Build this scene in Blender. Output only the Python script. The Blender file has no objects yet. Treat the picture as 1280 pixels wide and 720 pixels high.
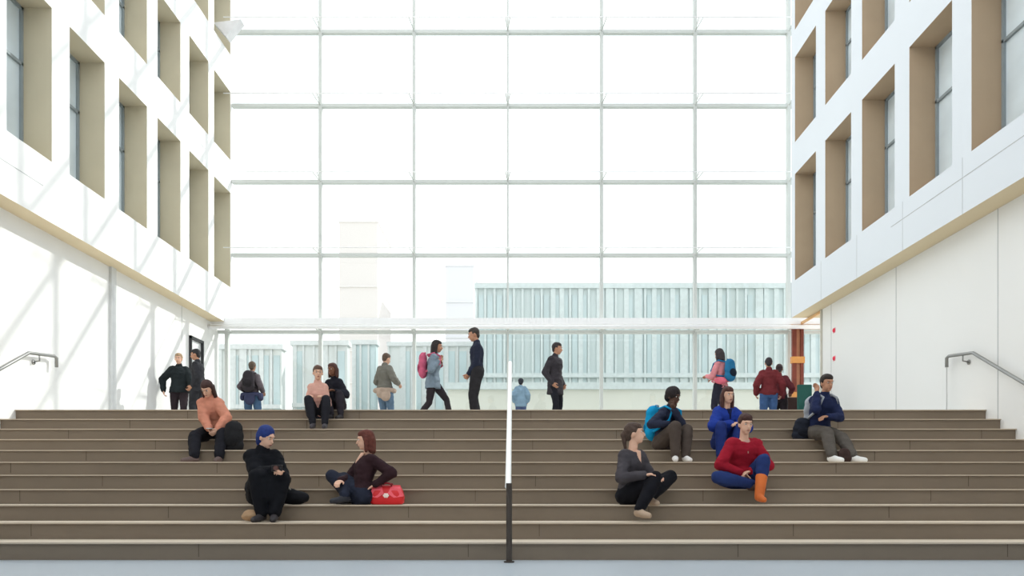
import bpy, bmesh, math, random
from mathutils import Vector, Matrix, Quaternion, noise
random.seed(7)
scene = bpy.context.scene
COL = scene.collection
V = Vector
PI = math.pi

# ------------------------------------------------------------------ frame of reference
EYE = 0.71
F = 900.0
VX, VY = 642.0, 608.0
R_ = 0.17
D1 = 6.942
d_ = [0, 1.0]
for i in range(2, 9): d_.append(d_[-1] + .0614)
for i in range(9, 12): d_.append(d_[-1] + .047)
DS = [0] + [D1 * k for k in d_[1:]]          # front edge of step i (1..11)
TOP = 11 * R_
XL, XR = -7.54, 7.15                          # lower side walls
FL, FR = -7.19, 6.76                          # upper facades, overhanging
GD = 18.4                                     # depth of the glass wall
SOF = 4.81
def W(px, py, D):                             # a point of the place from where it is seen and how deep it stands
    return V(((px - VX) / F * D, D, EYE - (py - VY) / F * D))

# ------------------------------------------------------------------ materials
MATS = {}
def lin(c):
    return tuple(((v/255)/12.92 if v/255 <= .04045 else ((v/255+.055)/1.055)**2.4) for v in c)
def mat(name, rgb, rough=.6, metal=0.0, var=.06, scale=6.0, bump=0.0, spec=.3):
    if name in MATS: return MATS[name]
    m = bpy.data.materials.new(name); m.use_nodes = True
    n = m.node_tree.nodes; l = m.node_tree.links
    b = n['Principled BSDF']
    c = lin(rgb)
    b.inputs['Roughness'].default_value = rough
    b.inputs['Metallic'].default_value = metal
    b.inputs['Specular IOR Level'].default_value = spec
    tc = n.new('ShaderNodeTexCoord'); nz = n.new('ShaderNodeTexNoise')
    nz.inputs['Scale'].default_value = scale; nz.inputs['Detail'].default_value = 3
    l.new(tc.outputs['Object'], nz.inputs['Vector'])
    rp = n.new('ShaderNodeValToRGB')
    rp.color_ramp.elements[0].position = .3; rp.color_ramp.elements[1].position = .7
    rp.color_ramp.elements[0].color = (*[max(0, v*(1-var)) for v in c], 1)
    rp.color_ramp.elements[1].color = (*[min(1, v*(1+var)) for v in c], 1)
    l.new(nz.outputs['Fac'], rp.inputs['Fac']); l.new(rp.outputs['Color'], b.inputs['Base Color'])
    if bump:
        bp = n.new('ShaderNodeBump'); bp.inputs['Strength'].default_value = bump
        bp.inputs['Distance'].default_value = .01
        l.new(nz.outputs['Fac'], bp.inputs['Height']); l.new(bp.outputs['Normal'], b.inputs['Normal'])
    MATS[name] = m
    return m
def glass(name, tint=(.96, .99, .99), refl=.06, rough=0.0):
    m = bpy.data.materials.new(name); m.use_nodes = True
    n = m.node_tree.nodes; l = m.node_tree.links
    n.clear()
    out = n.new('ShaderNodeOutputMaterial'); mx = n.new('ShaderNodeMixShader')
    t = n.new('ShaderNodeBsdfTransparent'); g = n.new('ShaderNodeBsdfGlossy')
    t.inputs['Color'].default_value = (*tint, 1); g.inputs['Roughness'].default_value = rough
    fr = n.new('ShaderNodeFresnel'); fr.inputs['IOR'].default_value = 1.25
    mu = n.new('ShaderNodeMath'); mu.operation = 'ADD'; mu.inputs[1].default_value = refl; mu.use_clamp = True
    l.new(fr.outputs[0], mu.inputs[0]); l.new(mu.outputs[0], mx.inputs[0])
    l.new(t.outputs[0], mx.inputs[1]); l.new(g.outputs[0], mx.inputs[2]); l.new(mx.outputs[0], out.inputs[0])
    return m

M_WALL = mat('white_plaster', (238, 238, 236), .75, var=.012, scale=.6)
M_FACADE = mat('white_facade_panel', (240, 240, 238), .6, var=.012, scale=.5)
M_REVEAL = mat('shaded_reveal', (204, 194, 170), .8, var=.04, scale=1.5)  # shade inside the deep openings put into the beige
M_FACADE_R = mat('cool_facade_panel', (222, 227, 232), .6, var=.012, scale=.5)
M_REVEAL_R = mat('shaded_reveal_right', (186, 164, 138), .8, var=.04, scale=1.5)  # darker brown, shade of the right openings put into it
M_SOFFIT = mat('cream_soffit', (226, 210, 178), .8, var=.02, scale=1)
M_JOINT = mat('panel_joint', (186, 188, 188), .8)
M_STEEL = mat('pale_painted_steel', (208, 212, 208), .45, var=.02)
M_STEELW = mat('white_painted_steel', (250, 250, 250), .4, var=.01)
M_BRUSH = mat('brushed_steel', (150, 150, 148), .35, metal=.8, var=.05)
M_FRAME = mat('grey_window_frame', (150, 160, 164), .5, var=.03)
M_PANE = mat('sky_reflection_pane', (222, 234, 240), .25, var=.12, scale=1.1, spec=.3)  # opaque pane, pale sky reflection put into the base colour
M_GLASS = glass('clear_glass')

# ------------------------------------------------------------------ object helpers
def link(name, mesh, material=None, parent=None, loc=None):
    o = bpy.data.objects.new(name, mesh); COL.objects.link(o)
    if material is not None:
        if isinstance(material, (list, tuple)):
            for m in material: mesh.materials.append(m)
        else: mesh.materials.append(material)
    if parent: o.parent = parent
    if loc is not None: o.location = loc
    return o
def tag(o, label=None, cat=None, group=None, kind=None):
    if label: o['label'] = label
    if cat: o['category'] = cat
    if group: o['group'] = group
    if kind: o['kind'] = kind
    return o
def empty(name, loc=(0, 0, 0)):
    o = bpy.data.objects.new(name, None); COL.objects.link(o); o.location = loc
    o.empty_display_size = .2
    return o
class MB:
    def __init__(s): s.v = []; s.f = []; s.m = []
    def add(s, vs, fs, mi=0):
        k = len(s.v); s.v += [tuple(v) for v in vs]
        s.f += [tuple(i + k for i in f) for f in fs]; s.m += [mi] * len(fs); return s
    def box(s, a, b, mi=0):
        x0, x1 = sorted((a[0], b[0])); y0, y1 = sorted((a[1], b[1])); z0, z1 = sorted((a[2], b[2]))
        return s.add([(x0,y0,z0),(x1,y0,z0),(x1,y1,z0),(x0,y1,z0),(x0,y0,z1),(x1,y0,z1),(x1,y1,z1),(x0,y1,z1)],
                     [(0,3,2,1),(4,5,6,7),(0,1,5,4),(1,2,6,5),(2,3,7,6),(3,0,4,7)], mi)
    def rings(s, rings, mi=0, cap=True):
        n = len(rings[0]); k = len(s.v); fs = []
        vs = [p for r in rings for p in r]
        for j in range(len(rings)-1):
            for i in range(n):
                a = j*n+i; b = j*n+(i+1) % n
                fs.append((a, b, b+n, a+n))
        if cap:
            fs.append(tuple(range(n-1, -1, -1))); fs.append(tuple((len(rings)-1)*n+i for i in range(n)))
        return s.add(vs, fs, mi)
    def tube(s, pts, r, n=10, mi=0):
        pts = [V(p) for p in pts]; rr = r if isinstance(r, (list, tuple)) else [r]*len(pts)
        rings = []; ref = None
        for i, p in enumerate(pts):
            d = (pts[min(i+1, len(pts)-1)] - pts[max(i-1, 0)]).normalized()
            if ref is None: ref = V((0,0,1)) if abs(d.z) < .9 else V((1,0,0))
            a = d.cross(ref)
            if a.length < 1e-4: a = d.orthogonal()
            a.normalize(); b = d.cross(a).normalized()
            ref = b.cross(d) if False else ref
            rings.append([p + (a*math.cos(2*PI*k/n) + b*math.sin(2*PI*k/n))*rr[i] for k in range(n)])
        return s.rings(rings, mi)
    def capsule(s, p0, r0, p1, r1, n=12, sc=None, mi=0):
        p0, p1 = V(p0), V(p1); d = p1 - p0
        if d.length < 1e-5: d = V((0,0,1e-4))
        dn = d.normalized(); a = dn.orthogonal().normalized(); b = dn.cross(a)
        rings = []
        for k in range(5):
            t = -PI/2*(1 - k/4) * .98
            rings.append([p0 + dn*math.sin(t)*r0 + (a*math.cos(q)+b*math.sin(q))*r0*math.cos(t) for q in [2*PI*i/n for i in range(n)]])
        for k in range(5):
            t = PI/2*(k/4) * .98
            rings.append([p1 + dn*math.sin(t)*r1 + (a*math.cos(q)+b*math.sin(q))*r1*math.cos(t) for q in [2*PI*i/n for i in range(n)]])
        return s.rings(rings, mi)
    def ell(s, c, r, M=None, n=16, m=10, mi=0):
        c = V(c); rings = []
        for k in range(m+1):
            t = -PI/2*.985 + PI*.985*k/m
            ring = []
            for i in range(n):
                q = 2*PI*i/n
                p = V((r[0]*math.cos(t)*math.cos(q), r[1]*math.cos(t)*math.sin(q), r[2]*math.sin(t)))
                if M: p = M @ p
                ring.append(c + p)
            rings.append(ring)
        return s.rings(rings, mi)
    def mesh(s, name='m'):
        me = bpy.data.meshes.new(name); me.from_pydata(s.v, [], s.f)
        for p, mi in zip(me.polygons, s.m): p.material_index = mi
        me.update(); return me
    def build(s, name, material=None, parent=None, smooth=False, bevel=0, loc=None, norm=True):
        me = s.mesh(name)
        if norm or bevel:
            bm = bmesh.new(); bm.from_mesh(me)
            if norm: bmesh.ops.recalc_face_normals(bm, faces=bm.faces)
            if bevel: bmesh.ops.bevel(bm, geom=list(bm.edges), offset=bevel, segments=2, affect='EDGES', profile=.5)
            bm.to_mesh(me); bm.free()
        if smooth:
            for p in me.polygons: p.use_smooth = True
        return link(name, me, material, parent, loc)
def blob(mb, name, material, parent, voxel=.012, smooth=3, wrinkle=0.0, seed=0, flat=None):
    """One continuous skin grown round a set of overlapping solids."""
    me = mb.mesh(name)
    bm = bmesh.new(); bm.from_mesh(me); bmesh.ops.recalc_face_normals(bm, faces=bm.faces); bm.to_mesh(me); bm.free()
    t = bpy.data.objects.new('t', me); COL.objects.link(t)
    r = t.modifiers.new('r', 'REMESH'); r.mode = 'VOXEL'; r.voxel_size = voxel; r.adaptivity = 0
    if smooth:
        q = t.modifiers.new('s', 'SMOOTH'); q.factor = .5; q.iterations = smooth
    dg = bpy.context.evaluated_depsgraph_get(); dg.update()
    out = bpy.data.meshes.new_from_object(t.evaluated_get(dg))
    bpy.data.objects.remove(t); bpy.data.meshes.remove(me)
    if wrinkle:
        nv = [v.normal.copy() for v in out.vertices]
        for v, nn in zip(out.vertices, nv):
            p = v.co
            w = noise.noise(V((p.x*11+seed, p.y*11, p.z*19))) + .5*noise.noise(V((p.x*25, p.y*25+seed, p.z*40)))
            v.co = p + nn * w * wrinkle
    if flat is not None:
        for v in out.vertices:
            if v.co.z < flat: v.co.z = flat
    for p in out.polygons: p.use_smooth = True
    out.materials.clear(); out.name = name
    return link(name, out, material, parent)

# ------------------------------------------------------------------ floor, staircase, landing
def struct(o): o['kind'] = 'structure'; return o
M_FLOOR = mat('polished_grey_floor', (190, 200, 208), .28, var=.03, scale=.5, spec=.5)
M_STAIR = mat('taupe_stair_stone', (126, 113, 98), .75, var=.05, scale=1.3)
M_TREAD = mat('skylit_tread', (226, 212, 192), .45, var=.04, scale=1.3, spec=.5)  # sky light on the step tops put into this pale colour
M_NOSE = mat('pale_nosing', (190, 175, 156), .5, var=.02)
struct(MB().box((XL-.3, -4.3, -.2), (XR+.3, D1+.05, 0)).build('floor', M_FLOOR))
stairs = struct(empty('staircase', (0, D1, 0)))
for i in range(1, 12):
    y0 = DS[i]; y1 = DS[i+1] if i < 11 else DS[11] + .5
    st = MB()
    st.box((XL, y0, (i-1)*R_ - (.02 if i > 1 else 0)), (XR, y1 + .03, i*R_ - .012), 0)
    s = st.build('step', [M_STAIR], stairs); s.location = (0, -D1, 0)
    MB().box((XL, y0 - .024, i*R_-.014), (XR, y0 + .05, i*R_)).build('nosing', M_NOSE, s)
    MB().box((XL, y0 + .05, i*R_-.014), (XR, y1 + (.0 if i < 11 else 0), i*R_-.001)).build('tread', M_TREAD, s)
    # fine vertical slab joints on the riser face
    jb = MB()
    for k in range(6):
        jx = XL + 1.2 + k*2.6 + (i % 3)*.7
        if jx < XR - .2: jb.box((jx, y0-.002, (i-1)*R_+.03), (jx+.006, y0+.01, i*R_-.016))
    jb.build('slab_joint', mat('dark_joint', (88, 78, 66), .9), s)
struct(MB().box((-10.5, DS[11]+.5, TOP-.25), (10.5, GD+.15, TOP)).build('floor_landing', mat('landing_floor', (206, 203, 196), .45, var=.02, scale=.6)))
# solid mass below the landing
struct(MB().box((XL, DS[11]+.45, -.2), (XR, DS[11]+.6, TOP-.25)).build('wall_under_landing', M_STAIR))

# ------------------------------------------------------------------ side walls (lower, recessed)
BACK = -4.3
DL_END, DR_END = 16.72, 16.67
DOORL0, DOORL1 = 16.72, 17.42
wl = MB().box((XL-.3, BACK, -.2), (XL, DL_END, SOF))
wl.box((XL-.3, DL_END, TOP+2.35), (XL, DOORL1, SOF))
wl.box((XL-.3, DOORL1, TOP-.1), (XL, GD, SOF))
wlo = struct(wl.build('wall_left', M_WALL))
wr = MB().box((XR, BACK, -.2), (XR+.3, DR_END, SOF))
wro = struct(wr.build('wall_right', M_WALL))
struct(MB().box((XL-.3, BACK-.3, -.2), (XR+.3, BACK, 9)).build('wall_back_bounce', M_WALL))  # unseen wall added behind the camera to bounce light and block sky
for side, xs in ((wlo, [(XL-.002, XL+.004)]), (wro, [(XR-.004, XR+.002)])):
    jm = MB()
    sgn = -1 if side is wlo else 1
    ys = [2.2, 5.0, 7.8, 10.62, 13.45, 16.2] if sgn > 0 else [2.0, 5.0, 8.1, 16.35]
    for yy in ys:
        jm.box((xs[0][0], yy, 0), (xs[0][1], yy + .014, SOF))
    jm.build('panel_joint', M_JOINT, side)
# raised pale grey strip on the left wall
MB().box((XL-.01, 13.42, TOP), (XL+.05, 13.58, SOF)).build('wall_strip', mat('pale_strip', (214, 216, 216), .6), wlo)

# ------------------------------------------------------------------ upper facades with deep window openings
ZT = 18.0
def facade(name, X, sgn, yend, cols, rows, depth):
    # sgn: +1 right side (mass towards +X), -1 left side
    X2 = X + sgn*1.6
    ycuts = sorted(set([BACK, yend] + [c for cc in cols for c in cc]))
    zcuts = sorted(set([SOF, ZT] + [c for rr in rows for c in rr]))
    mb = MB()
    for a, b in zip(ycuts, ycuts[1:]):
        for c, d in zip(zcuts, zcuts[1:]):
            if (a, b) in cols and (c, d) in rows: continue
            mb.add([(X,a,c),(X,b,c),(X,b,d),(X,a,d)], [(0,1,2,3)])
    mb.add([(X,BACK,SOF),(X2,BACK,SOF),(X2,yend,SOF),(X,yend,SOF)], [(0,1,2,3)], 1)       # soffit
    mb.add([(X,yend,SOF),(X2,yend,SOF),(X2,yend,ZT),(X,yend,ZT)], [(0,1,2,3)])
    mb.add([(X2,BACK,SOF),(X2,yend,SOF),(X2,yend,ZT),(X2,BACK,ZT)], [(0,1,2,3)])
    mb.add([(X,BACK,ZT),(X2,BACK,ZT),(X2,yend,ZT),(X,yend,ZT)], [(0,1,2,3)])
    mb.add([(X,BACK,SOF),(X2,BACK,SOF),(X2,BACK,ZT),(X,BACK,ZT)], [(0,1,2,3)])
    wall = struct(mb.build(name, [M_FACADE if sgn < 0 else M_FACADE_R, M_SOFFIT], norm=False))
    j = MB()
    zj = 5.35 if sgn > 0 else 5.3
    e = .003
    j.box((X-e, 6.0, zj), (X+e, 12.9 if sgn > 0 else 11.0, zj+.012))
    for (a, b) in cols:
        if sgn > 0: j.box((X-e, b+.21, SOF), (X+e, b+.216, rows[0][0]))
    j.build('panel_joint', M_JOINT, wall)
    return wall
wn = [0]
def opening(X, sgn, a, b, c, d, depth, wide):
    wn[0] += 1
    w = struct(empty('window_%d' % wn[0], (X, (a+b)/2, c)))
    def P(mb, nm, m, **k):
        o = mb.build(nm, m, w, **k); o.location = (-X, -(a+b)/2, -c); return o
    Xi = X + sgn*depth
    r = MB()
    r.add([(X,a,c),(Xi,a,c),(Xi,a,d),(X,a,d)], [(0,1,2,3)]); r.add([(X,b,c),(Xi,b,c),(Xi,b,d),(X,b,d)], [(0,1,2,3)])
    r.add([(X,a,d),(Xi,a,d),(Xi,b,d),(X,b,d)], [(0,1,2,3)]); r.add([(X,a,c),(Xi,a,c),(Xi,b,c),(X,b,c)], [(0,1,2,3)])
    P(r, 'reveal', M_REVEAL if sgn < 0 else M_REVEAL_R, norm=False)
    fr = MB(); t = .045
    x0, x1 = Xi - sgn*.06, Xi
    fr.box((x0,a,c),(x1,a+t,d)).box((x0,b-t,c),(x1,b,d)).box((x0,a,c),(x1,b,c+t)).box((x0,a,d-t),(x1,b,d))
    mz = c + (d-c)*.62
    fr.box((x0,a,mz),(x1,b,mz+t)); fr.box((x0, (a+b)/2-.02, c), (x1, (a+b)/2+.02, d))
    P(fr, 'window_frame', M_FRAME)
    P(MB().add([(Xi-sgn*.02,a,c),(Xi-sgn*.02,b,c),(Xi-sgn*.02,b,d),(Xi-sgn*.02,a,d)], [(0,1,2,3)]), 'pane', M_PANE, norm=False)
lc = [(round(b-1.0, 3), b) for b in (8.31, 9.76, 11.21, 12.66, 14.12, 15.54, 16.96, 18.28)]
lr = [(5.76, 8.16), (8.99, 10.72), (11.66, 13.5)]
rc = [(round(b-1.2, 3), b) for b in (8.97, 10.63, 12.3, 13.97, 15.62, 17.3)]
rr_ = [(5.66, 8.21), (8.98, 11.02), (11.68, 13.6)]
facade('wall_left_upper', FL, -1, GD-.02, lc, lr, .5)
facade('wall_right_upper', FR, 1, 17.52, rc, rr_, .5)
for (a, b) in lc:
    for (c, d) in lr: opening(FL, -1, a, b, c, d, .5, 1)
for (a, b) in rc:
    for (c, d) in rr_: opening(FR, 1, a, b, c, d, .5, 1)

# ------------------------------------------------------------------ the glass wall
cw = struct(empty('window_glass_wall', (0, GD, TOP)))
def CW(mb, nm, m, **k):
    o = mb.build(nm, m, cw, **k); o.location = (0, -GD, -TOP); return o
PIT = 2.387
XK = [-7.309 + PIT*k for k in range(-1, 8)]
TZ = [4.65, 6.61, 8.48, 10.42, 12.30, 14.2, 16.1, 18.0]
for k, x in enumerate(XK):
    hi = 18.0
    w = .05 if k != 4 else .03
    CW(MB().box((x-w*.8, GD-.09, TOP), (x+w*.8, GD+.05, hi if 1 < k else SOF)), 'mullion', M_STEEL)
for j, z in enumerate(TZ):
    CW(MB().box((FL+.01 if j else XK[0], GD-.07, z-.04), (XK[-1], GD+.05, z+.04)), 'transom', M_STEEL)
    CW(MB().tube([(FL+.02 if j else XK[0], GD-.62, z), (XK[-1], GD-.62, z)], .012 if j else .05, 8), 'tie_tube', M_STEELW, smooth=True)
    for k, x in enumerate(XK):
        if x < FL and j: continue
        if x < FL+.1: x += .12
        CW(MB().tube([(x-.05, GD-.62, z), (x, GD-.05, z+.0)], .014, 6).tube([(x+.06, GD-.62, z), (x, GD-.05, z)], .014, 6), 'bracket', M_STEEL)
CW(MB().add([(XK[0], GD, TOP), (XK[-1], GD, TOP), (XK[-1], GD, 18), (XK[0], GD, 18)], [(0,1,2,3)]), 'glass_pane', M_GLASS, norm=False)
# deep white beam over the entrance level
CW(MB().box((XK[0], GD-.5, 4.74), (XK[-1], GD-.12, 4.9)), 'beam', M_STEELW)
# low sill at the foot of the glass
CW(MB().box((XK[0], GD-.14, TOP), (XK[-1], GD+.08, TOP+.12)), 'sill', M_STEELW)

# ------------------------------------------------------------------ doorway zone left
dl = struct(empty('door_1', (XL, (DOORL0+DOORL1)/2, TOP)))
def DLp(mb, nm, m, **k):
    o = mb.build(nm, m, dl, **k); o.location = (-XL, -(DOORL0+DOORL1)/2, -TOP); return o
M_DARK = mat('dark_door_metal', (52, 52, 54), .5)
b = MB(); zt = TOP + 2.35
b.box((XL-.04, DOORL0, TOP), (XL+.05, DOORL0+.06, zt)).box((XL-.04, DOORL1-.06, TOP), (XL+.05, DOORL1, zt)).box((XL-.04, DOORL0, zt-.07), (XL+.05, DOORL1, zt))
DLp(b, 'door_frame', M_DARK)
DLp(MB().box((XL-.02, DOORL0+.06, TOP), (XL, DOORL1-.06, zt-.07)), 'door_leaf', mat('frosted_door', (226, 228, 228), .3))
DLp(MB().tube([(XL+.07, DOORL1-.14, TOP+.9), (XL+.07, DOORL1-.14, TOP+1.7)], .016), 'door_handle', M_DARK)

# doorway zone right: timber framed door set against the glass, seen past the wall end
dr = struct(empty('door_2', (7.0, 17.9, TOP)))
def DRp(mb, nm, m, **k):
    o = mb.build(nm, m, dr, **k); o.location = (-7.0, -17.9, -TOP); return o
M_WOOD = mat('red_brown_timber', (122, 58, 44), .5, var=.25, scale=3)
M_WOODL = mat('honey_timber', (214, 150, 84), .5, var=.1, scale=3)
DRp(MB().box((6.92, 17.86, TOP+.55), (7.02, 17.94, TOP+2.76)).box((7.12, 17.86, TOP+.55), (7.2, 17.94, TOP+2.76)), 'post', M_WOOD)
DRp(MB().box((7.02, 17.89, TOP+.55), (7.12, 17.92, TOP+2.76)), 'door_panel', mat('dark_red_panel', (168, 112, 84), .4, var=.1))
DRp(MB().box((6.9, 17.84, TOP+1.9), (7.22, 17.96, TOP+2.06)), 'cross_rail', M_WOODL)
DRp(MB().box((6.9, 17.84, TOP+1.02), (7.22, 17.96, TOP+1.18)), 'cross_rail', M_WOODL)
DRp(MB().box((6.88, 17.84, TOP+2.76), (8.2, 17.96, TOP+2.85)), 'head_rail', M_WOODL)
DRp(MB().tube([(6.6, 17.8, TOP+1.35), (6.9, 17.8, TOP+1.35)], .014), 'push_bar', M_BRUSH)
# trim round the end of the right wall
struct(MB().box((XR-.03, DR_END, TOP), (XR+.02, DR_END+.06, SOF)).build('trim_1', mat('beige_trim', (206, 202, 190), .6)))
struct(MB().box((XR-.01, DR_END+.06, SOF-.07), (XR+.03, 17.9, SOF-.01)).build('trim_2', mat('orange_cream_trim', (232, 190, 140), .6)))

# dark bench below the timber door
bn = tag(empty('bench', (6.95, 17.1, TOP)), 'low dark brown bench in front of the timber door', 'bench')
MB().box((-.38, -.2, .42), (.38, .2, .62)).build('seat', mat('dark_brown_leather', (54, 34, 30), .6), bn, bevel=.03)
MB().box((-.38, .14, .6), (.38, .22, .98)).build('backrest', mat('dark_brown_leather', (54, 34, 30), .6), bn, bevel=.025)
for sx in (-.33, .33):
    for sy in (-.15, .15): MB().box((sx-.02, sy-.02, 0), (sx+.02, sy+.02, .44)).build('leg', M_DARK, bn)
# green chair
M_GREEN = mat('dark_green_fabric', (44, 92, 84), .8)
gp = W(1011, 500, 15.6)
gc = tag(empty('lounge_chair', (gp.x, 15.6, TOP)), 'dark green upholstered chair behind the seated man in navy', 'chair')
MB().box((-.22, -.22, .4), (.22, .24, .5)).build('seat', M_GREEN, gc, bevel=.02)
MB().box((-.16, .2, .5), (.16, .27, 1.08)).build('backrest', M_GREEN, gc, bevel=.025)
for sx in (-.19, .19):
    for sy in (-.19, .22): MB().tube([(sx, sy, 0), (sx, sy, .42)], .014).build('leg', M_DARK, gc)

# two red fire alarm devices
for (yy, lb, hh) in ((413, 'upper small round red alarm device on the white right wall', 'alarm_bell'), (448, 'lower small round red alarm device on the white right wall', 'alarm_bell')):
    D = XR*F/401; p = W(1043, yy, D)
    a = tag(empty('alarm_device', (XR, D, p.z)), lb, 'fire alarm')
    rg = []
    for dx, rad in ((0, .045), (-.015, .045), (-.03, .035), (-.038, .015)):
        rg.append([V((dx, rad*math.cos(2*PI*k/16), rad*math.sin(2*PI*k/16))) for k in range(16)])
    MB().rings(rg).build('housing', mat('alarm_red', (236, 60, 84), .4), a, smooth=True)
    MB().box((-.006, -.055, -.055), (0, .055, .055)).build('back_plate', mat('alarm_plate', (236, 150, 160), .5), a)

# steel gusset at the top corner of the left facade
gs = MB(); q = [W(267, 28, 17.6), W(301, 24, 17.6), W(283, 46, 17.6)]
q2 = [p + V((0, .25, 0)) for p in q]
gs.add(q + q2, [(0,1,2),(5,4,3),(0,3,4,1),(1,4,5,2),(2,5,3,0)])
g0 = gs.build('gusset_bracket', mat('grey_bracket', (222, 222, 224), .5))
tag(g0, 'small pale grey triangular bracket high on the corner where left facade meets glass', 'bracket')

# ------------------------------------------------------------------ handrails
def handrail(sign):
    Xw = XL if sign < 0 else XR
    X = Xw - sign*.1
    zt = TOP + .9
    if sign > 0: lab = 'steel wall handrail on the right wall, sloping down to the right edge'
    else: lab = 'steel wall handrail on the left wall, lit bright by the sun'
    h = tag(empty('handrail', (Xw, DS[11], TOP)), lab, 'handrail')
    def P(mb, nm, m, **k):
        o = mb.build(nm, m, h, **k); o.location = (-Xw, -DS[11], -TOP); return o
    sl = R_ / .4
    pts = [(X, 11.72, zt-.12), (X, 11.72, zt+.03), (X, 11.66, zt+.05), (X, 11.15, zt), (X, 11.05, zt-.01)]
    y = 11.05; z = zt-.01
    pts += [(X, 9.9, zt-.66), (X, 7.0, zt-.66-2.9*.46), (X, 6.6, zt-.66-2.9*.46)]
    MBt = MB().tube(pts, .026, 10)
    P(MBt, 'rail', M_BRUSH, smooth=True)
    for (yy, zz) in ((11.3, zt+.01), (9.9, zt-.66), (8.4, zt-.66-1.5*.46), (7.1, zt-.66-2.8*.46)):
        P(MB().tube([(X, yy, zz), (X, yy, zz-.1), (Xw, yy, zz-.12)], .012, 8).tube([(Xw-sign*.012, yy, zz-.12), (Xw, yy, zz-.12)], .04, 12), 'wall_bracket', M_BRUSH, smooth=True)
    if sign > 0:
        P(MB().tube([(X, 11.72, TOP), (X, 11.72, zt)], .009, 6), 'post', mat('pale_post', (200, 200, 198), .5))
handrail(-1); handrail(1)
# central handrail running down the stairs
cr = tag(empty('handrail', (-.05, 8.5, 0)), 'bright steel central stair handrail dividing the steps', 'handrail')
M_CR = mat('skylit_rail_steel', (250, 250, 246), .35, var=.01)  # steel rail, bright sky reflection put into its white colour
def CRp(mb, nm, m, **k):
    o = mb.build(nm, m, cr, **k); o.location = (.05, -8.5, 0); return o
xr = -.052
pts = [(xr, 12.0, TOP+.62), (xr, 11.9, TOP+.74), (xr, 11.75, TOP+.76), (xr, 10.95, TOP+.72), (xr, DS[8], 8*R_+.7), (xr, DS[1]+.05, R_+.56), (xr, 6.75, .71)]
CRp(MB().tube(pts, [.028,.03,.03,.03,.03,.03,.03], 12), 'rail', M_CR, smooth=True)
CRp(MB().tube([(xr+.01, 6.72, 0), (xr+.01, 6.72, .74)], .028, 12).tube([(xr+.01, 6.72, 0), (xr+.01, 6.72, .012)], .05, 16), 'end_post', mat('dark_post_steel', (74, 66, 60), .45, metal=.3))
for i, hh in ((2, .56), (4, .61), (6, .65), (8, .69), (10, .71)):
    CRp(MB().tube([(xr, DS[i]+.12, i*R_), (xr, DS[i]+.12, i*R_+hh+.04)], .02, 10), 'post', M_CR if i > 3 else MATS['dark_post_steel'], smooth=True)
CRp(MB().tube([(xr, 11.7, TOP), (xr, 11.7, TOP+.76)], .02, 10), 'post', M_CR, smooth=True)

# ------------------------------------------------------------------ outside
struct(MB().box((-70, GD+.2, TOP-.5), (90, 220, TOP-.05)).build('ground_outside', mat('pale_paving', (200, 200, 194), .8, var=.03, scale=.1)))
M_OB = mat('hazed_teal_cladding', (190, 202, 201), .5, var=.05, scale=.35)  # haze over the teal building put into its pale colours
M_OB2 = mat('hazed_blue_glazing', (184, 200, 201), .5, var=.08, scale=.5)
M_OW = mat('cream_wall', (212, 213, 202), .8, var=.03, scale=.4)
M_OM = mat('hazed_fins', (198, 208, 207), .6)
def outside(name, px0, px1, ytop, D, depth, mwall, lab, cat, fins=0, rows=0, finm=None, zb=None):
    a = W(px0, ytop, D); b_ = W(px1, ytop, D)
    o = tag(empty(name, ((a.x+b_.x)/2, D, TOP-.05)), lab, cat)
    ox, oz = (a.x+b_.x)/2, TOP-.05
    def P(mb, nm, m):
        q = mb.build(nm, m, o); q.location = (-ox, -D, -oz); return q
    z0 = TOP-.05 if zb is None else zb
    P(MB().box((a.x, D, z0), (b_.x, D+depth, a.z)), 'wall', mwall)
    P(MB().box((a.x-.1, D-.15, a.z), (b_.x+.1, D+depth, a.z+.25)), 'roof', finm or M_OM)
    if fins:
        fm = MB(); pm = MB()
        wd = (b_.x-a.x)/fins
        for k in range(fins):
            x = a.x + wd*k + wd*.1*random.uniform(-1, 1)
            fm.box((x-.05, D-.09, z0), (x+.05+random.choice((0, 0, .12, .25)), D, a.z))
            if random.random() < .6: pm.box((x+.1, D-.04, z0+.3), (x+wd*.8, D, a.z-.3))
        P(fm, 'fin', finm or M_OM); P(pm, 'glazing', M_OB2)
    if rows:
        for k in range(1, rows+1):
            z = z0 + (a.z-z0)*k/(rows+1)
            P(MB().box((a.x, D-.22, z-.1), (b_.x, D, z+.1)), 'floor_band', finm or M_OM)
    return o
outside('office_building', 596, 1130, 361, 34, 14, M_OB, 'long low pale teal building with vertical fins outside the glass on the right', 'building', fins=46, rows=1)
outside('boundary_wall', 560, 1200, 487, 27, .4, M_OW, 'low cream wall outside in front of the teal building', 'wall')
M_T1 = mat('hazed_tower_beige', (212, 207, 203), .8, var=.02); M_T2 = mat('hazed_tower_grey', (211, 212, 216), .8, var=.02)  # towers nearly white, distance haze put into their colours
M_T3 = mat('hazed_far_grey', (208, 212, 209), .8, var=.03, scale=.3)  # haze over the far buildings put into this grey
outside('tower_block', 424, 472, 278, 110, 12, M_T1, 'tall faint beige tower rising far behind the glass on the left', 'building', rows=7, finm=mat('hazed_tower_beige_band', (217, 214, 210), .8))
outside('tower_block', 557, 592, 333, 120, 12, M_T2, 'shorter faint grey tower beside the end of the teal building', 'building', rows=5, finm=mat('hazed_tower_grey_band', (215, 217, 219), .8))
outside('apartment_building', 262, 352, 437, 36, .6, M_T3, 'hazy pale grey building outside at far left behind the backpacker', 'building', fins=7, rows=1, finm=mat('hazed_far_band', (206, 210, 208), .8))
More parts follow.
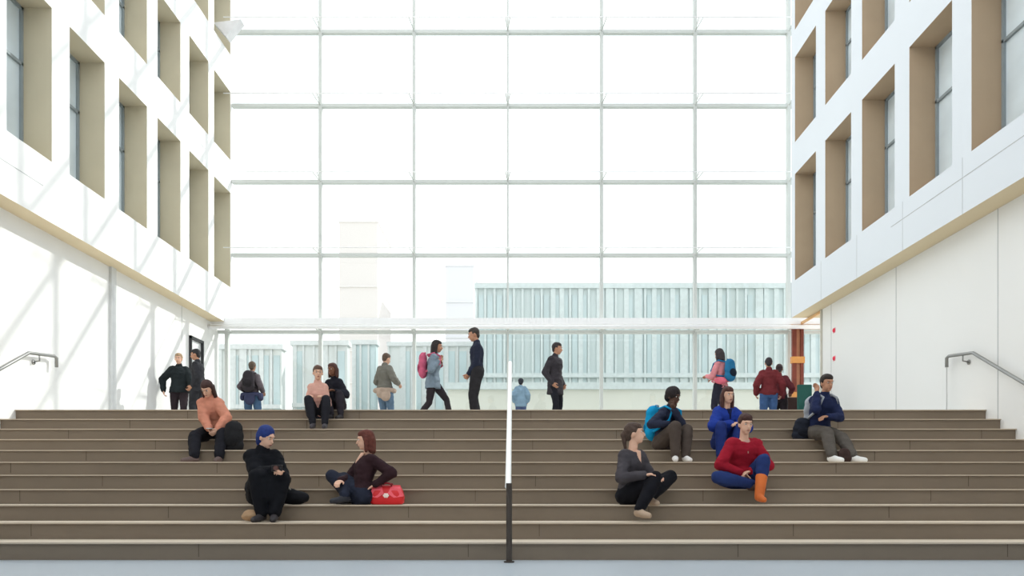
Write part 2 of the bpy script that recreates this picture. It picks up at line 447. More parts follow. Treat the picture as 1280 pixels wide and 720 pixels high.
outside('apartment_building', 366, 434, 432, 38, .6, M_T3, 'hazy pale grey building outside behind the pair seated on the top step', 'building', fins=5, rows=1, finm=MATS['hazed_far_band'])
outside('apartment_building', 441, 470, 431, 41, .6, M_OB2, 'narrow hazy blue grey building outside beside the person in the grey coat', 'building', fins=3, finm=MATS['hazed_far_band'])
outside('apartment_building', 486, 600, 433, 43, .6, M_T3, 'hazy pale grey building outside behind the walking girl', 'building', fins=8, finm=MATS['hazed_far_band'])

# ------------------------------------------------------------------ people
def ik(a, b, l1, l2, pole):
    a, b = V(a), V(b); d = b - a; L = d.length
    if L > (l1+l2)*.995:
        b = a + d.normalized()*(l1+l2)*.995; d = b - a; L = d.length
    if L < abs(l1-l2)+.02: L = abs(l1-l2)+.02
    x = (l1*l1 - l2*l2 + L*L)/(2*L); h = math.sqrt(max(0, l1*l1 - x*x))
    dn = d.normalized(); p = V(pole); p = p - dn*p.dot(dn)
    if p.length < 1e-4: p = dn.orthogonal()
    return a + dn*x + p.normalized()*h, b
def frame(fwd, up):
    f = V(fwd).normalized(); u = V(up).normalized(); l = u.cross(f).normalized(); u = f.cross(l).normalized()
    return l, f, u
SKINS = {'light': (222, 176, 150), 'tan': (190, 140, 112), 'brown': (128, 88, 66), 'dark': (84, 58, 46)}
def cloth(name, rgb): return mat(name, rgb, .85, var=.12, scale=9, bump=.25, spec=.15)
PN = [0]
def person(base, az, label, h=1.7, female=False, pelvis=None, lean=(0, 0), head=(None, 0), hands=None, feet=None,
           elbows=None, knees=None, skin='light', hair=('short', (50, 38, 30)), top=None, bottom=None, shoes=(40, 36, 36), slim=.92,
           curl=.6, group=None, fy=None, detail=True, roll=0):
    PN[0] += 1; sd = PN[0]*3.7
    s = h/1.7
    base = V(base)
    root = tag(empty('person', base), label, 'person', group)
    a = math.radians(az)
    Fv = V((math.sin(a), -math.cos(a), 0)); Lv = V((math.cos(a), math.sin(a), 0)); Uv = V((0, 0, 1))
    def T(p):                                     # local (left, forward, up) or a world point
        if isinstance(p, Vector): return p - base
        return Lv*p[0] + Fv*p[1] + Uv*p[2]
    pel = T(pelvis if pelvis is not None else (0, 0, .93*s))
    # spine
    lp, ls = math.radians(lean[0]), math.radians(lean[1])
    sp = (Uv*math.cos(lp) + Fv*math.sin(lp))
    sp = (sp*math.cos(ls) + Lv*math.sin(ls)).normalized()
    TL = .49*s
    def spine(t):                                 # t in metres from the pelvis, bends forward gradually
        k = max(0, t)/TL
        d = Uv.lerp(sp, .35 + .65*min(1, k*1.2)).normalized()
        return pel + d*t
    def sframe(t):
        u = (spine(t+.03)-spine(t-.03)).normalized()
        return frame(Fv - u*Fv.dot(u), u)
    sw = (.155 if female else .178)*s*slim
    shl, neck = spine(.42*s), spine(.49*s)
    _, _, u2 = sframe(.42*s)
    hipw = .09*s
    tl = Lv
    SH = {1: shl + tl*sw, -1: shl - tl*sw}
    HP = {1: pel + Lv*hipw - Uv*.02*s, -1: pel - Lv*hipw - Uv*.02*s}
    ua, fa, th, shn = .285*s, .25*s, .43*s, .41*s
    # head
    hy = math.radians(az if head[0] is None else head[0]); hp = math.radians(head[1])
    hf = V((math.sin(hy), -math.cos(hy), 0)); hf = (hf*math.cos(hp) - Uv*math.sin(hp)).normalized()
    hu0 = (Uv + sp*.35).normalized()
    hl, hf, hu = frame(hf, V((math.sin(hy), -math.cos(hy), 0))*math.sin(hp) + Uv*math.cos(hp))
    if roll:
        q = Quaternion(hf, math.radians(roll)); hl = q @ hl; hu = q @ hu
    nk = neck + (hu0*.07 + hf*.012)*s
    hc = nk + (hu*.095 + hf*.022)*s
    HM = Matrix((hl, hf, hu)).transposed()
    def H(x, y, z): return hc + (hl*x + hf*y + hu*z)*s
    # limbs
    hands = hands or {}; feet = feet or {}; elbows = elbows or {}; knees = knees or {}
    EL, WR, KN, AN = {}, {}, {}, {}
    for sd_ in (1, -1):
        ht = hands.get(sd_, (.24*s*sd_, .04*s, (pel.z + .0) - .03*s) )
        ep = elbows.get(sd_, (.5*sd_, -.8, -.3))
        EL[sd_], WR[sd_] = ik(SH[sd_], T(ht), ua, fa, T(ep) if not isinstance(ep, Vector) else ep)
        ft = feet.get(sd_, (.1*s*sd_, 0.0, .085*s))
        kp = knees.get(sd_, (.1*sd_, 1, .3))
        KN[sd_], AN[sd_] = ik(HP[sd_], T(ft), th, shn, T(kp) if not isinstance(kp, Vector) else kp)
    # torso solids
    def torso(mb, t0, t1, ex, prof=None, n=20):
        P_ = prof or [(-.13, .10, .085), (-.07, .15, .11), (0, .165, .118), (.08, .15, .105), (.16, .135, .098), (.26, .15, .11), (.34, .165, .118), (.41, .16, .1), (.46, .1, .075), (.49, .058, .056)]
        if female and not prof:
            P_ = [(-.13, .10, .085), (-.07, .155, .112), (0, .168, .12), (.08, .145, .1), (.16, .122, .09), (.26, .138, .108), (.33, .148, .122), (.41, .142, .094), (.46, .09, .07), (.49, .05, .052)]
        rings = []
        for (t, ra, rb) in P_:
            if t < t0 - 1e-6 or t > t1 + 1e-6: continue
            l, f, u = sframe(t*s); c = spine(t*s)
            e = ex
            rings.append([c + l*math.cos(q)*(ra*s*slim+e) + f*math.sin(q)*(rb*s*slim+e) for q in [2*PI*k/n for k in range(n)]])
        mb.rings(rings)
    sk = mat('skin_%s' % skin, SKINS[skin], .55, var=.05, scale=8)
    # ---- body: one continuous surface
    B = MB(); torso(B, -.2, 1, -.01)
    B.capsule(neck - hu0*.05*s, .052*s, nk + hu*.03*s, .047*s)
    B.ell(H(0, -.014, .022), (.073*s, .092*s, .098*s), HM)
    B.ell(H(0, .018, -.035), (.056*s, .066*s, .078*s), HM)
    B.ell(H(0, .045, -.085), (.03*s, .03*s, .024*s), HM)
    B.capsule(H(0, .078, .012), .009*s, H(0, .1, -.026), .013*s, n=8)
    B.ell(H(0, .076, .035), (.045*s, .014*s, .012*s), HM)
    B.ell(H(0, .082, -.055), (.022*s, .01*s, .01*s), HM)
    for k in (1, -1): B.ell(H(.073*k, -.012, -.008), (.012*s, .02*s, .032*s), HM, n=10, m=6)
    for k in (1, -1):
        B.capsule(SH[k]-Lv*k*.03*s, .045*s, EL[k], .034*s); B.capsule(EL[k], .034*s, WR[k], .023*s)
        B.capsule(HP[k], .078*s, KN[k], .05*s); B.capsule(KN[k], .05*s, AN[k], .034*s)
        B.ell(KN[k].lerp(AN[k], .3), (.05*s, .05*s, .09*s), frame_m(KN[k]-AN[k]))
        # hand
        d = (WR[k]-EL[k]).normalized()
        side = Fv if abs(d.z) > .6 else Uv
        n_ = d.cross(side).normalized()*(k)       # palm towards the body
        w_ = n_.cross(d).normalized()
        if w_.dot(side) < 0: w_ = -w_
        if abs(d.z) <= .6: n_ = -Uv if d.z < .5 else n_; w_ = n_.cross(d).normalized(); w_ = w_ if w_.dot(-Lv*k) > 0 else -w_; 
        pc = WR[k] + d*.045*s
        PM = Matrix((w_, d, n_)).transposed()
        B.ell(pc, (.04*s, .052*s, .017*s), PM, n=12, m=8)
        for j in range(4):
            o = (j-1.5)*.021*s
            kb = WR[k] + d*.085*s - w_*o
            L1 = (.04, .045, .042, .033)[j]*s
            c1 = curl*.9; dd = (d*math.cos(c1) + n_*math.sin(c1)); p1 = kb + dd*L1
            c2 = curl*2.2; dd2 = (d*math.cos(c2) + n_*math.sin(c2)); p2 = p1 + dd2*L1*.85
            B.capsule(kb - d*.02*s, .0095*s, p1, .0085*s, n=8); B.capsule(p1, .0085*s, p2, .007*s, n=8)
        tb = WR[k] + d*.03*s + w_*.028*s
        t1 = tb + (d*.6 + w_*.7 + n_*.3).normalized()*.042*s
        B.capsule(tb, .013*s, t1, .0105*s, n=8); B.capsule(t1, .0105*s, t1 + (d*.9 + w_*.15 + n_*.35).normalized()*.034*s, .0085*s, n=8)
    # feet
    FD = {}
    for k in (1, -1):
        fd = (fy or {}).get(k)
        fdv = V((math.sin(math.radians(fd)), -math.cos(math.radians(fd)), 0)) if fd is not None else Fv.copy()
        pit = 0
        FD[k] = fdv
        B.capsule(AN[k] - fdv*.02*s - Uv*.045*s, .028*s, AN[k] + fdv*.13*s - Uv*.055*s, .022*s)
    blob(B, 'body', sk, root, voxel=.0075, smooth=2)
    # ---- face
    if detail:
        for k in (1, -1):
            e = MB(); e.ell(H(.03*k, .073, .012), (.013*s, .008*s, .008*s), HM, n=10, m=6)
            eo = e.build('eye', mat('eye_white', (225, 220, 214), .3), root, smooth=True)
            MB().ell(H(.03*k, .0795, .012), (.006*s, .004*s, .006*s), HM, n=8, m=6).build('iris', mat('iris_dark', (34, 24, 20), .2), eo, smooth=True)
            MB().ell(H(.03*k, .083, .033), (.017*s, .006*s, .0035*s), HM, n=8, m=6).build('eyebrow', mat('brow', (48, 36, 30), .8), root, smooth=True)
        MB().ell(H(0, .088, -.056), (.02*s, .007*s, .006*s), HM, n=10, m=6).build('mouth', mat('lips', (160, 92, 84), .5), root, smooth=True)
    # ---- hair or headwear
    st, hcol = hair[0], hair[1]
    hm = mat('hair_%d_%d_%d' % hcol, hcol, .7, var=.2, scale=30, bump=.5)
    Hh = MB()
    if st in ('short', 'long', 'bun', 'ponytail', 'bob'):
        Hh.ell(H(0, -.03, .04), (.082*s, .09*s, .092*s), HM); Hh.ell(H(0, .0, .072), (.07*s, .08*s, .055*s), HM)
        Hh.ell(H(0, -.062, -.01), (.064*s, .045*s, .07*s), HM)
        for k in (1, -1): Hh.ell(H(.066*k, -.01, .03), (.016*s, .03*s, .04*s), HM)
    if st == 'long' or st == 'bob':
        ln = .26 if st == 'long' else .13
        for k in (1, -1):
            Hh.capsule(H(.068*k, -.012, .03), .026*s, H(.078*k, -.01, -ln*.45), .028*s); Hh.capsule(H(.078*k, -.01, -ln*.45), .028*s, H(.08*k, -.0, -ln), .02*s)
        Hh.capsule(H(0, -.07, .0), .06*s, H(0, -.07, -ln), .045*s)
        Hh.capsule(H(.04, -.07, .0), .045*s, H(.045, -.06, -ln), .035*s); Hh.capsule(H(-.04, -.07, .0), .045*s, H(-.045, -.06, -ln), .035*s)
    if st == 'bun': Hh.ell(H(0, -.1, .09), (.045*s,)*3, HM)
    if st == 'ponytail': Hh.ell(H(0, -.11, .02), (.03*s, .03*s, .035*s), HM); Hh.capsule(H(0, -.13, 0), .03*s, H(0, -.12, -.16), .016*s)
    if st == 'afro':
        Hh.ell(H(0, -.03, .05), (.105*s, .11*s, .105*s), HM); Hh.ell(H(0, -.07, -.01), (.085*s, .07*s, .08*s), HM)
    if st == 'hood':
        Hh.ell(H(0, -.035, .03), (.098*s, .105*s, .112*s), HM); Hh.ell(H(0, -.06, -.04), (.085*s, .08*s, .1*s), HM)
        for k in (1, -1): Hh.capsule(H(.075*k, .0, .03), .024*s, H(.055*k, .02, -.1), .03*s)
        Hh.capsule(H(.05, .02, -.12), .035*s, H(-.05, .02, -.12), .035*s)
    if st == 'scarf':
        Hh.ell(H(0, -.03, .045), (.09*s, .1*s, .1*s), HM); Hh.ell(H(0, -.06, .0), (.085*s, .075*s, .1*s), HM); Hh.ell(H(0, -.075, -.06), (.06*s, .05*s, .07*s), HM)
    if st == 'cap':
        Hh.ell(H(0, -.02, .05), (.084*s, .1*s, .075*s), HM); Hh.ell(H(0, .09, .045), (.055*s, .05*s, .01*s), HM)
    blob(Hh, {'hood': 'headscarf', 'scarf': 'headscarf', 'cap': 'cap'}.get(st, 'hair'), hm, root, voxel=.009, smooth=2, wrinkle=.004, seed=sd)
    # ---- trousers
    bt = dict(color=(40, 40, 46), fit=.014, flare=0, name='trousers', skirt=0); bt.update(bottom or {})
    cm = cloth('cloth_%d_%d_%d' % bt['color'], bt['color'])
    P = MB(); e = bt['fit']
    torso(P, -.2, .09, e)
    for k in (1, -1):
        mk = HP[k].lerp(KN[k], .5)
        P.capsule(HP[k], .086*s+e, mk, .078*s+e); P.capsule(mk, .078*s+e, KN[k], .055*s+e)
        end = AN[k].lerp(KN[k], .04 if not (bt.get('crop') and k == 1) else bt['crop'])
        md = KN[k].lerp(AN[k], .35)
        P.capsule(KN[k], .055*s+e, md, .056*s+e); P.capsule(md, .056*s+e, end, .037*s+e+bt['flare'])
    if bt['skirt']:
        L = bt['skirt']
        for k in (1, -1):
            P.capsule(HP[k].lerp(HP[-k], .2) + Uv*.02, .15*s, KN[k].lerp(KN[-k], .3) - Uv*.04, .1*s); P.capsule(HP[k] + Uv*.1*s, .13*s, KN[k].lerp(KN[-k], .3).lerp(HP[k], .3), .12*s)
            P.capsule(KN[k].lerp(KN[-k], .35), .11*s, KN[k].lerp(AN[k], L).lerp(KN[-k].lerp(AN[-k], L), .3), .085*s)
    blob(P, bt['name'], cm, root, voxel=.012, smooth=3, wrinkle=.006, seed=sd)
    # ---- top
    tp = dict(color=(60, 60, 66), fit=.018, hem=0, name='jacket', sleeve=1.0, collar=True, hood=False, sleeve_color=None); tp.update(top or {})
    cm = cloth('cloth_%d_%d_%d' % tp['color'], tp['color'])
    J = MB(); e = tp['fit']
    torso(J, -.08, .47, e)
    if tp['hem']:
        L = tp['hem']; rings = []
        for q_ in range(5):
            t = -L*q_/4
            c = pel + Uv*t + V((0, 0, .04)); fl = 1 + .12*q_/4
            rings.append([c + Lv*math.cos(w)*(.165*s*slim*fl+e) + Fv*math.sin(w)*(.12*s*slim*fl+e) for w in [2*PI*k/20 for k in range(20)]])
        J.rings(rings)
    for k in (1, -1):
        J.capsule(SH[k] - Lv*k*.035*s, .052*s+e, EL[k].lerp(SH[k], .1), .042*s+e)
        J.capsule(SH[k].lerp(shl, .5), .055*s+e*.7, SH[k] - Lv*k*.01, .05*s+e*.7)
        if tp['sleeve'] > .5:
            J.capsule(EL[k], .041*s+e, EL[k].lerp(WR[k], .94*tp['sleeve']), .029*s+e*.8)
    if tp['collar']: J.capsule(neck - u2*.02*s, .062*s+e*.5, neck + hu0*.02*s, .056*s+e*.4)
    if tp['hood']:
        J.ell(neck - Fv*.075*s + Uv*.0, (.1*s, .06*s, .06*s), Matrix((Lv, Fv, Uv)).transposed())
    blob(J, tp['name'], cm, root, voxel=.011, smooth=3, wrinkle=.009, seed=sd+9)
    if tp.get('vneck'):
        # open neckline panel
        l, f, u = sframe(.38*s); c0 = spine(.4*s) + f*(.105*s+e)
        pm = MB(); fr_ = (.094*s*slim+e)
        a0 = spine(.47*s) + f*(.052*s+e); a1 = spine(.35*s) + f*(.112*s*slim+e*.8)
        for q_ in range(7):
            t_ = q_/6; c_ = a0.lerp(a1, t_)
            pm.ell(c_, (.042*s*(1-t_)+.008, .022, .016), Matrix((l, f, u)).transposed(), n=10, m=6)
        blob(pm, 'neckline', sk if tp['vneck'] is True else cloth('cloth_%d_%d_%d' % tp['vneck'], tp['vneck']), root, voxel=.01, smooth=1)
    # ---- shoes
    for k in (1, -1):
        S_ = MB(); fv = FD[k]; A_ = AN[k]
        S_.capsule(A_ - fv*.025*s - Uv*.035*s, .042*s, A_ + fv*.05*s - Uv*.04*s, .042*s)
        S_.capsule(A_ + fv*.05*s - Uv*.045*s, .042*s, A_ + fv*.145*s - Uv*.058*s, .034*s)
        bh = .1 if isinstance(shoes, dict) and k == 1 else .03
        S_.capsule(A_ - Uv*.03*s, .046*s if bh < .05 else .052*s, A_.lerp(KN[k], .5 if bh > .05 else .03), .047*s if bh < .05 else .066*s)
        sc_ = (shoes['color'] if k == 1 else (70, 44, 34)) if isinstance(shoes, dict) else shoes
        blob(S_, 'boot' if isinstance(shoes, dict) and k == 1 else 'shoe', mat('shoe_%d_%d_%d' % sc_, sc_, .6, var=.1), root, voxel=.009, smooth=1, flat=A_.z-.085*s)
    info = dict(root=root, base=base, neck=neck+base, pel=pel+base, sh={k: SH[k]+base for k in SH}, wr={k: WR[k]+base for k in WR}, F=Fv, L=Lv, hc=hc+base, sp=sp, s=s, kn={k: KN[k]+base for k in KN})
    return info
def frame_m(up):
    u = V(up).normalized(); a = u.orthogonal().normalized(); b = u.cross(a)
    return Matrix((a, b, u)).transposed()

# ---- bags
def backpack(pos, F_, U_, size, rgb, label, pocket=None, group=None, straps=None):
    w, d, hh = size
    f = V(F_).normalized(); u = V(U_).normalized(); l = u.cross(f).normalized(); u = f.cross(l)
    root = tag(empty('backpack', pos), label, 'backpack', group)
    M = Matrix((l, f, u)).transposed()
    b = MB()
    for zz, kk in ((-.32, 1.0), (0, 1.0), (.25, .9)):
        b.ell(M @ V((0, 0, zz*hh)), (w*.52*kk, d*.5*kk, hh*.3), M)
    b.ell((0, 0, 0), (w*.5, d*.48, hh*.5), M)
    m = cloth('bag_%d_%d_%d' % rgb, rgb)
    blob(b, 'pack', m, root, voxel=.012, smooth=3, wrinkle=.004, seed=len(label))
    p = MB().ell(M @ V((0, -d*.42, -hh*.17)), (w*.38, d*.2, hh*.22), M)
    pr = pocket or tuple(int(v*.8) for v in rgb)
    blob(p, 'pocket', cloth('bag_%d_%d_%d' % pr, pr), root, voxel=.01, smooth=2)
    MB().tube([M @ V((-.04, d*.25, hh*.45)), M @ V((-.03, d*.25, hh*.54)), M @ V((.03, d*.25, hh*.54)), M @ V((.04, d*.25, hh*.45))], .008, 8).build('handle', m, root, smooth=True)
    if straps:
        for pts in straps:
            mb = MB().tube([V(p) - V(pos) for p in pts], .017, 8)
            mb.build('strap', m, root, smooth=True)
    return root
def worn_pack(pi, size, rgb, label, off=.0, pocket=None):
    s = pi['s']; F_, L_ = pi['F'], pi['L']
    mid = pi['pel'].lerp(pi['neck'], .62)
    U_ = (pi['neck']-pi['pel']).normalized()
    c = mid - F_*(.13*s + size[1]*.5 + off)
    st = []
    for k in (1, -1):
        sh = pi['neck'].lerp(pi['sh'][k], .62) + V((0, 0, .035*s))
        st.append([c + L_*k*.07 + U_*size[2]*.4 + F_*size[1]*.4, sh + V((0, 0, .03*s)), sh + F_*.12*s - V((0, 0, .03)), mid + L_*k*.15*s + F_*.14*s, mid + L_*k*.17*s - U_*.12 - F_*.03*s, c + L_*k*.1 - U_*size[2]*.35 + F_*size[1]*.4])
    return backpack(c, F_, U_, size, rgb, label, pocket=pocket, straps=st)

def stand(px, ytop, D, az, label, **k):
    X = (px - VX)/F*D
    h = (EYE + (VY - ytop)/F*D - TOP)/1.015
    return person((X, D, TOP), az, label, h=h, **k)

# --- on the landing; dark clothes lifted, backlight glare put into their colour
pA = stand(224, 441, 15.3, 20, 'fair-haired person in a black jacket walking beside the left wall', skin='light', hair=('short', (168, 142, 112)),
      top=dict(color=(38, 44, 46), fit=.035, hem=.12), bottom=dict(color=(52, 44, 48)), lean=(4, 0), head=(10, 4),
      hands={-1: (-.30, .02, .86), 1: (.27, .16, .78)}, elbows={-1: (-1, -.5, -.2)}, feet={1: (.1, .2, .085), -1: (-.09, -.18, .1)})
pB = stand(247, 435, 14.5, -85, 'slim person in black in profile beside the dark door at left', skin='tan', hair=('short', (44, 42, 44)),
      top=dict(color=(50, 50, 54), fit=.022, hem=.18, name='coat'), bottom=dict(color=(46, 46, 50)), head=(-88, 8), hands={1: (.17, .05, .85), -1: (-.17, .16, .86)})
pC = stand(315, 451, 16.1, 178, 'person in blue jeans and dark jacket with a black backpack, seen from behind', female=True, skin='tan', hair=('short', (92, 78, 66)),
      top=dict(color=(92, 84, 88), fit=.03), bottom=dict(color=(72, 98, 128), fit=.018), hands={1: (.2, .12, .98), -1: (-.2, .12, .98)}, elbows={1: (.4, -1, -.4), -1: (-.4, -1, -.4)}, detail=False, slim=.86,
      feet={1: (.13, 0, .085), -1: (-.13, 0, .085)})
worn_pack(pC, (.28, .16, .42), (56, 52, 56), 'black backpack on the person in blue jeans behind the salmon top')
wb = tag(empty('waist_bag', pC['pel'] - pC['F']*.0), 'dark blue jumper tied round the waist of the person in jeans', 'jumper')
J = MB()
for k in range(14):
    q = 2*PI*k/14; q2 = 2*PI*(k+1)/14
    J.capsule((math.cos(q)*.21, math.sin(q)*.16, .0), .045, (math.cos(q2)*.21, math.sin(q2)*.16, 0), .045, n=8)
J.ell((0, -.15, -.1), (.13, .045, .15)); J.ell((-.2, -.02, -.06), (.06, .08, .08)); J.ell((.2, -.02, -.06), (.06, .08, .08))
wb.name = 'tied_jumper'
blob(J, 'jumper_body', cloth('jumper_navy', (62, 66, 92)), wb, voxel=.014, smooth=3, wrinkle=.006)

pF = stand(481, 440, 15.05, 150, 'person in a grey green coat and jeans standing with arms drawn in', female=True, skin='light', hair=('short', (92, 74, 62)),
      top=dict(color=(112, 110, 102), fit=.035, hem=.12, name='coat'), bottom=dict(color=(96, 118, 140), fit=.02), detail=False,
      hands={1: (.16, .24, .98), -1: (-.2, .2, 1.0)}, head=(140, 12))
jb = tag(empty('tied_jumper', pF['pel']), 'beige jumper tied round the waist of the person in the grey green coat', 'jumper')
J = MB()
for k in range(14):
    q = 2*PI*k/14; q2 = 2*PI*(k+1)/14
    J.capsule((math.cos(q)*.2, math.sin(q)*.16, -.05), .05, (math.cos(q2)*.2, math.sin(q2)*.16, -.05), .05, n=8)
J.ell((.04, -.15, -.16), (.11, .05, .13)); J.ell((-.08, -.15, -.12), (.07, .05, .1))
blob(J, 'jumper_body', cloth('jumper_beige', (176, 156, 140)), jb, voxel=.014, smooth=3, wrinkle=.006)

pG = stand(541, 419, 13.5, 88, 'long-haired girl in a denim jacket and dark leggings striding to the right', female=True, skin='tan', hair=('long', (46, 40, 40)),
      top=dict(color=(120, 134, 146), fit=.028, hem=.2), bottom=dict(color=(52, 46, 50), fit=.006, name='leggings'), lean=(5, 0), head=(92, 6), detail=True,
      hands={1: (.14, .1, 1.14), -1: (-.13, .12, 1.16)}, pelvis=(0, 0, .83), feet={1: (.08, .33, .085), -1: (-.08, -.31, .09)}, knees={1: (0, 1, .1), -1: (0, 1, .1)}, shoes=(40, 34, 36))
worn_pack(pG, (.28, .17, .42), (200, 96, 124), 'pink backpack worn by the girl striding to the right')
pH = stand(596, 408, 13.4, -82, 'tall man in a navy shirt and dark trousers facing left, hands clasped', skin='tan', hair=('short', (60, 54, 50)),
      top=dict(color=(42, 46, 62), fit=.02, hem=.04, name='shirt'), bottom=dict(color=(46, 44, 46), fit=.028, flare=.012), head=(-86, 14),
      hands={1: (.05, .15, .92), -1: (-.03, .16, .92)}, elbows={1: (.6, -.8, -.2), -1: (-.6, -.8, -.2)}, feet={1: (.09, .03, .085), -1: (-.09, -.03, .085)}, curl=.9)
pI = stand(651, 473, 14.0, 175, 'small child in a pale blue coat beside the top of the central handrail', skin='tan', hair=('afro', (48, 50, 58)),
      top=dict(color=(136, 164, 184), fit=.03, hem=.16, name='coat'), bottom=dict(color=(90, 104, 140)), detail=False)
pJ = stand(694, 427, 14.5, 55, 'man in a long charcoal coat and black trousers standing alone', skin='tan', hair=('short', (56, 48, 48)),
      top=dict(color=(60, 56, 60), fit=.03, hem=.3, name='coat'), bottom=dict(color=(34, 34, 40), fit=.008), head=(75, 6),
      hands={1: (.19, .07, .9), -1: (-.19, .05, .9)}, feet={1: (.14, -.06, .085), -1: (-.14, .05, .085)})
pK = stand(901, 434, 14.8, -140, 'person in a pink top and black trousers carrying a blue backpack', female=True, skin='tan', hair=('bob', (60, 52, 54)),
      top=dict(color=(214, 138, 142), fit=.02, name='shirt'), bottom=dict(color=(44, 44, 56), fit=.016), detail=False, head=(-150, 12),
      hands={1: (.12, .26, 1.12), -1: (-.14, .24, 1.08)}, feet={1: (.1, .02, .085), -1: (-.12, -.06, .085)})
worn_pack(pK, (.30, .18, .40), (44, 116, 160), 'bright blue and black backpack worn by the person in pink', pocket=(30, 42, 58))
pL = stand(961, 446, 15.9, 172, 'person in a maroon jacket and blue jeans, seen from behind', skin='tan', hair=('short', (54, 46, 50)),
      top=dict(color=(112, 46, 50), fit=.04, hem=.06), bottom=dict(color=(66, 94, 138), fit=.022), detail=False, hands={1: (.25, .1, .9), -1: (-.27, .06, .88)})
pM = stand(974, 454, 16.5, 150, 'person in a dark red jacket and black trousers half hidden behind the maroon jacket', skin='brown', hair=('short', (60, 46, 48)),
      top=dict(color=(96, 44, 50), fit=.03), bottom=dict(color=(44, 38, 42), fit=.016), detail=False, hands={1: (.22, .2, 1.0), -1: (-.22, .2, 1.0)})

# --- seated on the stairs
def seat(i, px, off=.13):          # the point on the tread of step i where somebody sits
    D = DS[i] + off
    return V(((px-VX)/F*D, D, i*R_))
def foot(i, px, off=.2, s=1.0):
    D = DS[i] + off
    return V(((px-VX)/F*D, D, i*R_ + .085*s))
def seated(i, px, az, label, fi, fpx, off=.13, foff=(.2, .2), h=1.68, **k):
    b = seat(i, px, off); s = h/1.7
    feet = {}
    for kk, q in fpx.items():
        feet[kk] = q if isinstance(q, Vector) else foot(fi, q, foff[0] if kk == 1 else foff[1], s)
    return person(b, az, label, h=h, pelvis=(0, 0, .115*s), feet=feet, **k)

# N: salmon hoodie
DN = DS[8]-.12
pN = seated(8, 268, -3, 'woman in a salmon hoodie and dark trousers bent over a phone', 6, {1: 274, -1: 243}, female=True, h=1.62, off=.1, foff=(.36, .3),
      skin='light', hair=('long', (66, 44, 40)), top=dict(color=(204, 136, 112), fit=.032, hood=True, name='hoodie'), bottom=dict(color=(30, 30, 36), fit=.03),
      lean=(16, 0), head=(-3, 38), hands={1: W(272, 537, DN-.16), -1: W(262, 538, DN-.16)}, elbows={1: (1, -.2, -.4), -1: (-1, -.2, -.4)}, shoes=(104, 86, 82),
      knees={1: (.55, .6, 1), -1: (-.55, .6, 1)}, fy={-1: -50, 1: 5}, curl=.8)
# D and E on the top step
pD = seated(10, 398, 8, 'girl in a pale pink top sitting on the top step beside a friend in black', 9, {1: 406, -1: 391}, slim=.78, off=.17, h=1.54, foff=(.12, .1), female=True,
      skin='light', hair=('bun', (98, 74, 62)), top=dict(color=(222, 172, 156), fit=.018, name='shirt'), bottom=dict(color=(38, 38, 44), fit=.016),
      hands={1: (.09, .26, .3), -1: (-.09, .26, .3)}, elbows={1: (.2, -.3, -1), -1: (-.2, -.3, -1)}, lean=(10, 0), head=(20, 8), shoes=(70, 66, 70), knees={1: (.15, .5, 1), -1: (-.15, .5, 1)})
pE = seated(11, 421, -15, 'friend in a black top sitting on the landing edge beside the girl in pale pink', 10, {1: 426, -1: 414}, slim=.8, off=.26, h=1.42, foff=(.14, .12), female=True,
      skin='brown', hair=('bob', (86, 56, 48)), top=dict(color=(34, 34, 42), fit=.022, name='sweater'), bottom=dict(color=(46, 42, 48), fit=.016),
      hands={1: (.12, .28, .28), -1: (-.12, .28, .28)}, lean=(12, 0), head=(-25, 8), shoes=(50, 46, 48), knees={1: (.15, .5, 1), -1: (-.15, .5, 1)})
# O: black robe with blue scarf
DO = DS[3]
pO = seated(3, 331, 22, 'woman in a long black robe and blue headscarf looking at a small device', 2, {1: 343, -1: 327}, off=.16, foff=(.16, .16), h=1.66, female=True,
      skin='light', hair=('scarf', (30, 50, 112)), slim=.95, top=dict(color=(18, 19, 24), fit=.045, name='robe', hem=0, hood=True), bottom=dict(color=(16, 17, 22), fit=.03, name='robe_skirt', skirt=.55),
      lean=(8, -3), head=(62, 20), hands={1: W(349, 590, DO-.16), -1: W(342, 588, DO-.22)}, elbows={1: (.35, -.3, -1), -1: (-.3, -.2, -1)}, shoes=(52, 48, 50),
      knees={1: (.3, .5, 1), -1: (-.1, .5, 1)}, fy={1: 12, -1: -14}, curl=.9)
# P: reclining with red bag
pP = seated(3, 452, -60, 'woman in a dark plum top and navy trousers sitting beside a red bag', 3, {1: W(431, 620, DS[3]+.02), -1: W(437, 621, DS[3]+.16)}, off=.2, h=1.6, female=True,
      skin='light', hair=('bob', (94, 48, 38)), top=dict(color=(50, 32, 36), fit=.02, name='sweater', vneck=True, collar=False), bottom=dict(color=(36, 40, 54), fit=.022),
      lean=(-10, 0), head=(-80, 6), hands={-1: (-.05, .22, .26), 1: W(468, 606, DS[3]+.12)}, elbows={1: (.5, -1, .0), -1: (-1, 0, -.6)}, shoes=(44, 44, 50),
      knees={1: V((-1, -.1, .28)), -1: V((-.9, -.1, .5))}, fy={1: -60, -1: -60})
# Q: grey blouse
pQ = seated(3, 788, 38, 'woman in a charcoal blouse and black trousers with one leg crossed, looking right', 2, {-1: W(799, 637, DS[2]+.14), 1: W(812, 622, DS[3]+.0)}, off=.18, h=1.72, female=True,
      skin='light', hair=('ponytail', (74, 58, 50)), top=dict(color=(70, 66, 70), fit=.024, name='blouse', vneck=True, collar=False), bottom=dict(color=(20, 20, 26), fit=.022),
      lean=(4, 0), head=(78, -6), hands={1: W(822, 597, DS[3]-.06), -1: W(806, 594, DS[3]-.14)}, elbows={1: (.7, -.8, -.4), -1: (-.8, -.4, -.8)}, shoes=(176, 152, 130),
      knees={1: V((1, -.1, .55)), -1: V((.8, -.35, .75))}, fy={-1: 30, 1: 20})
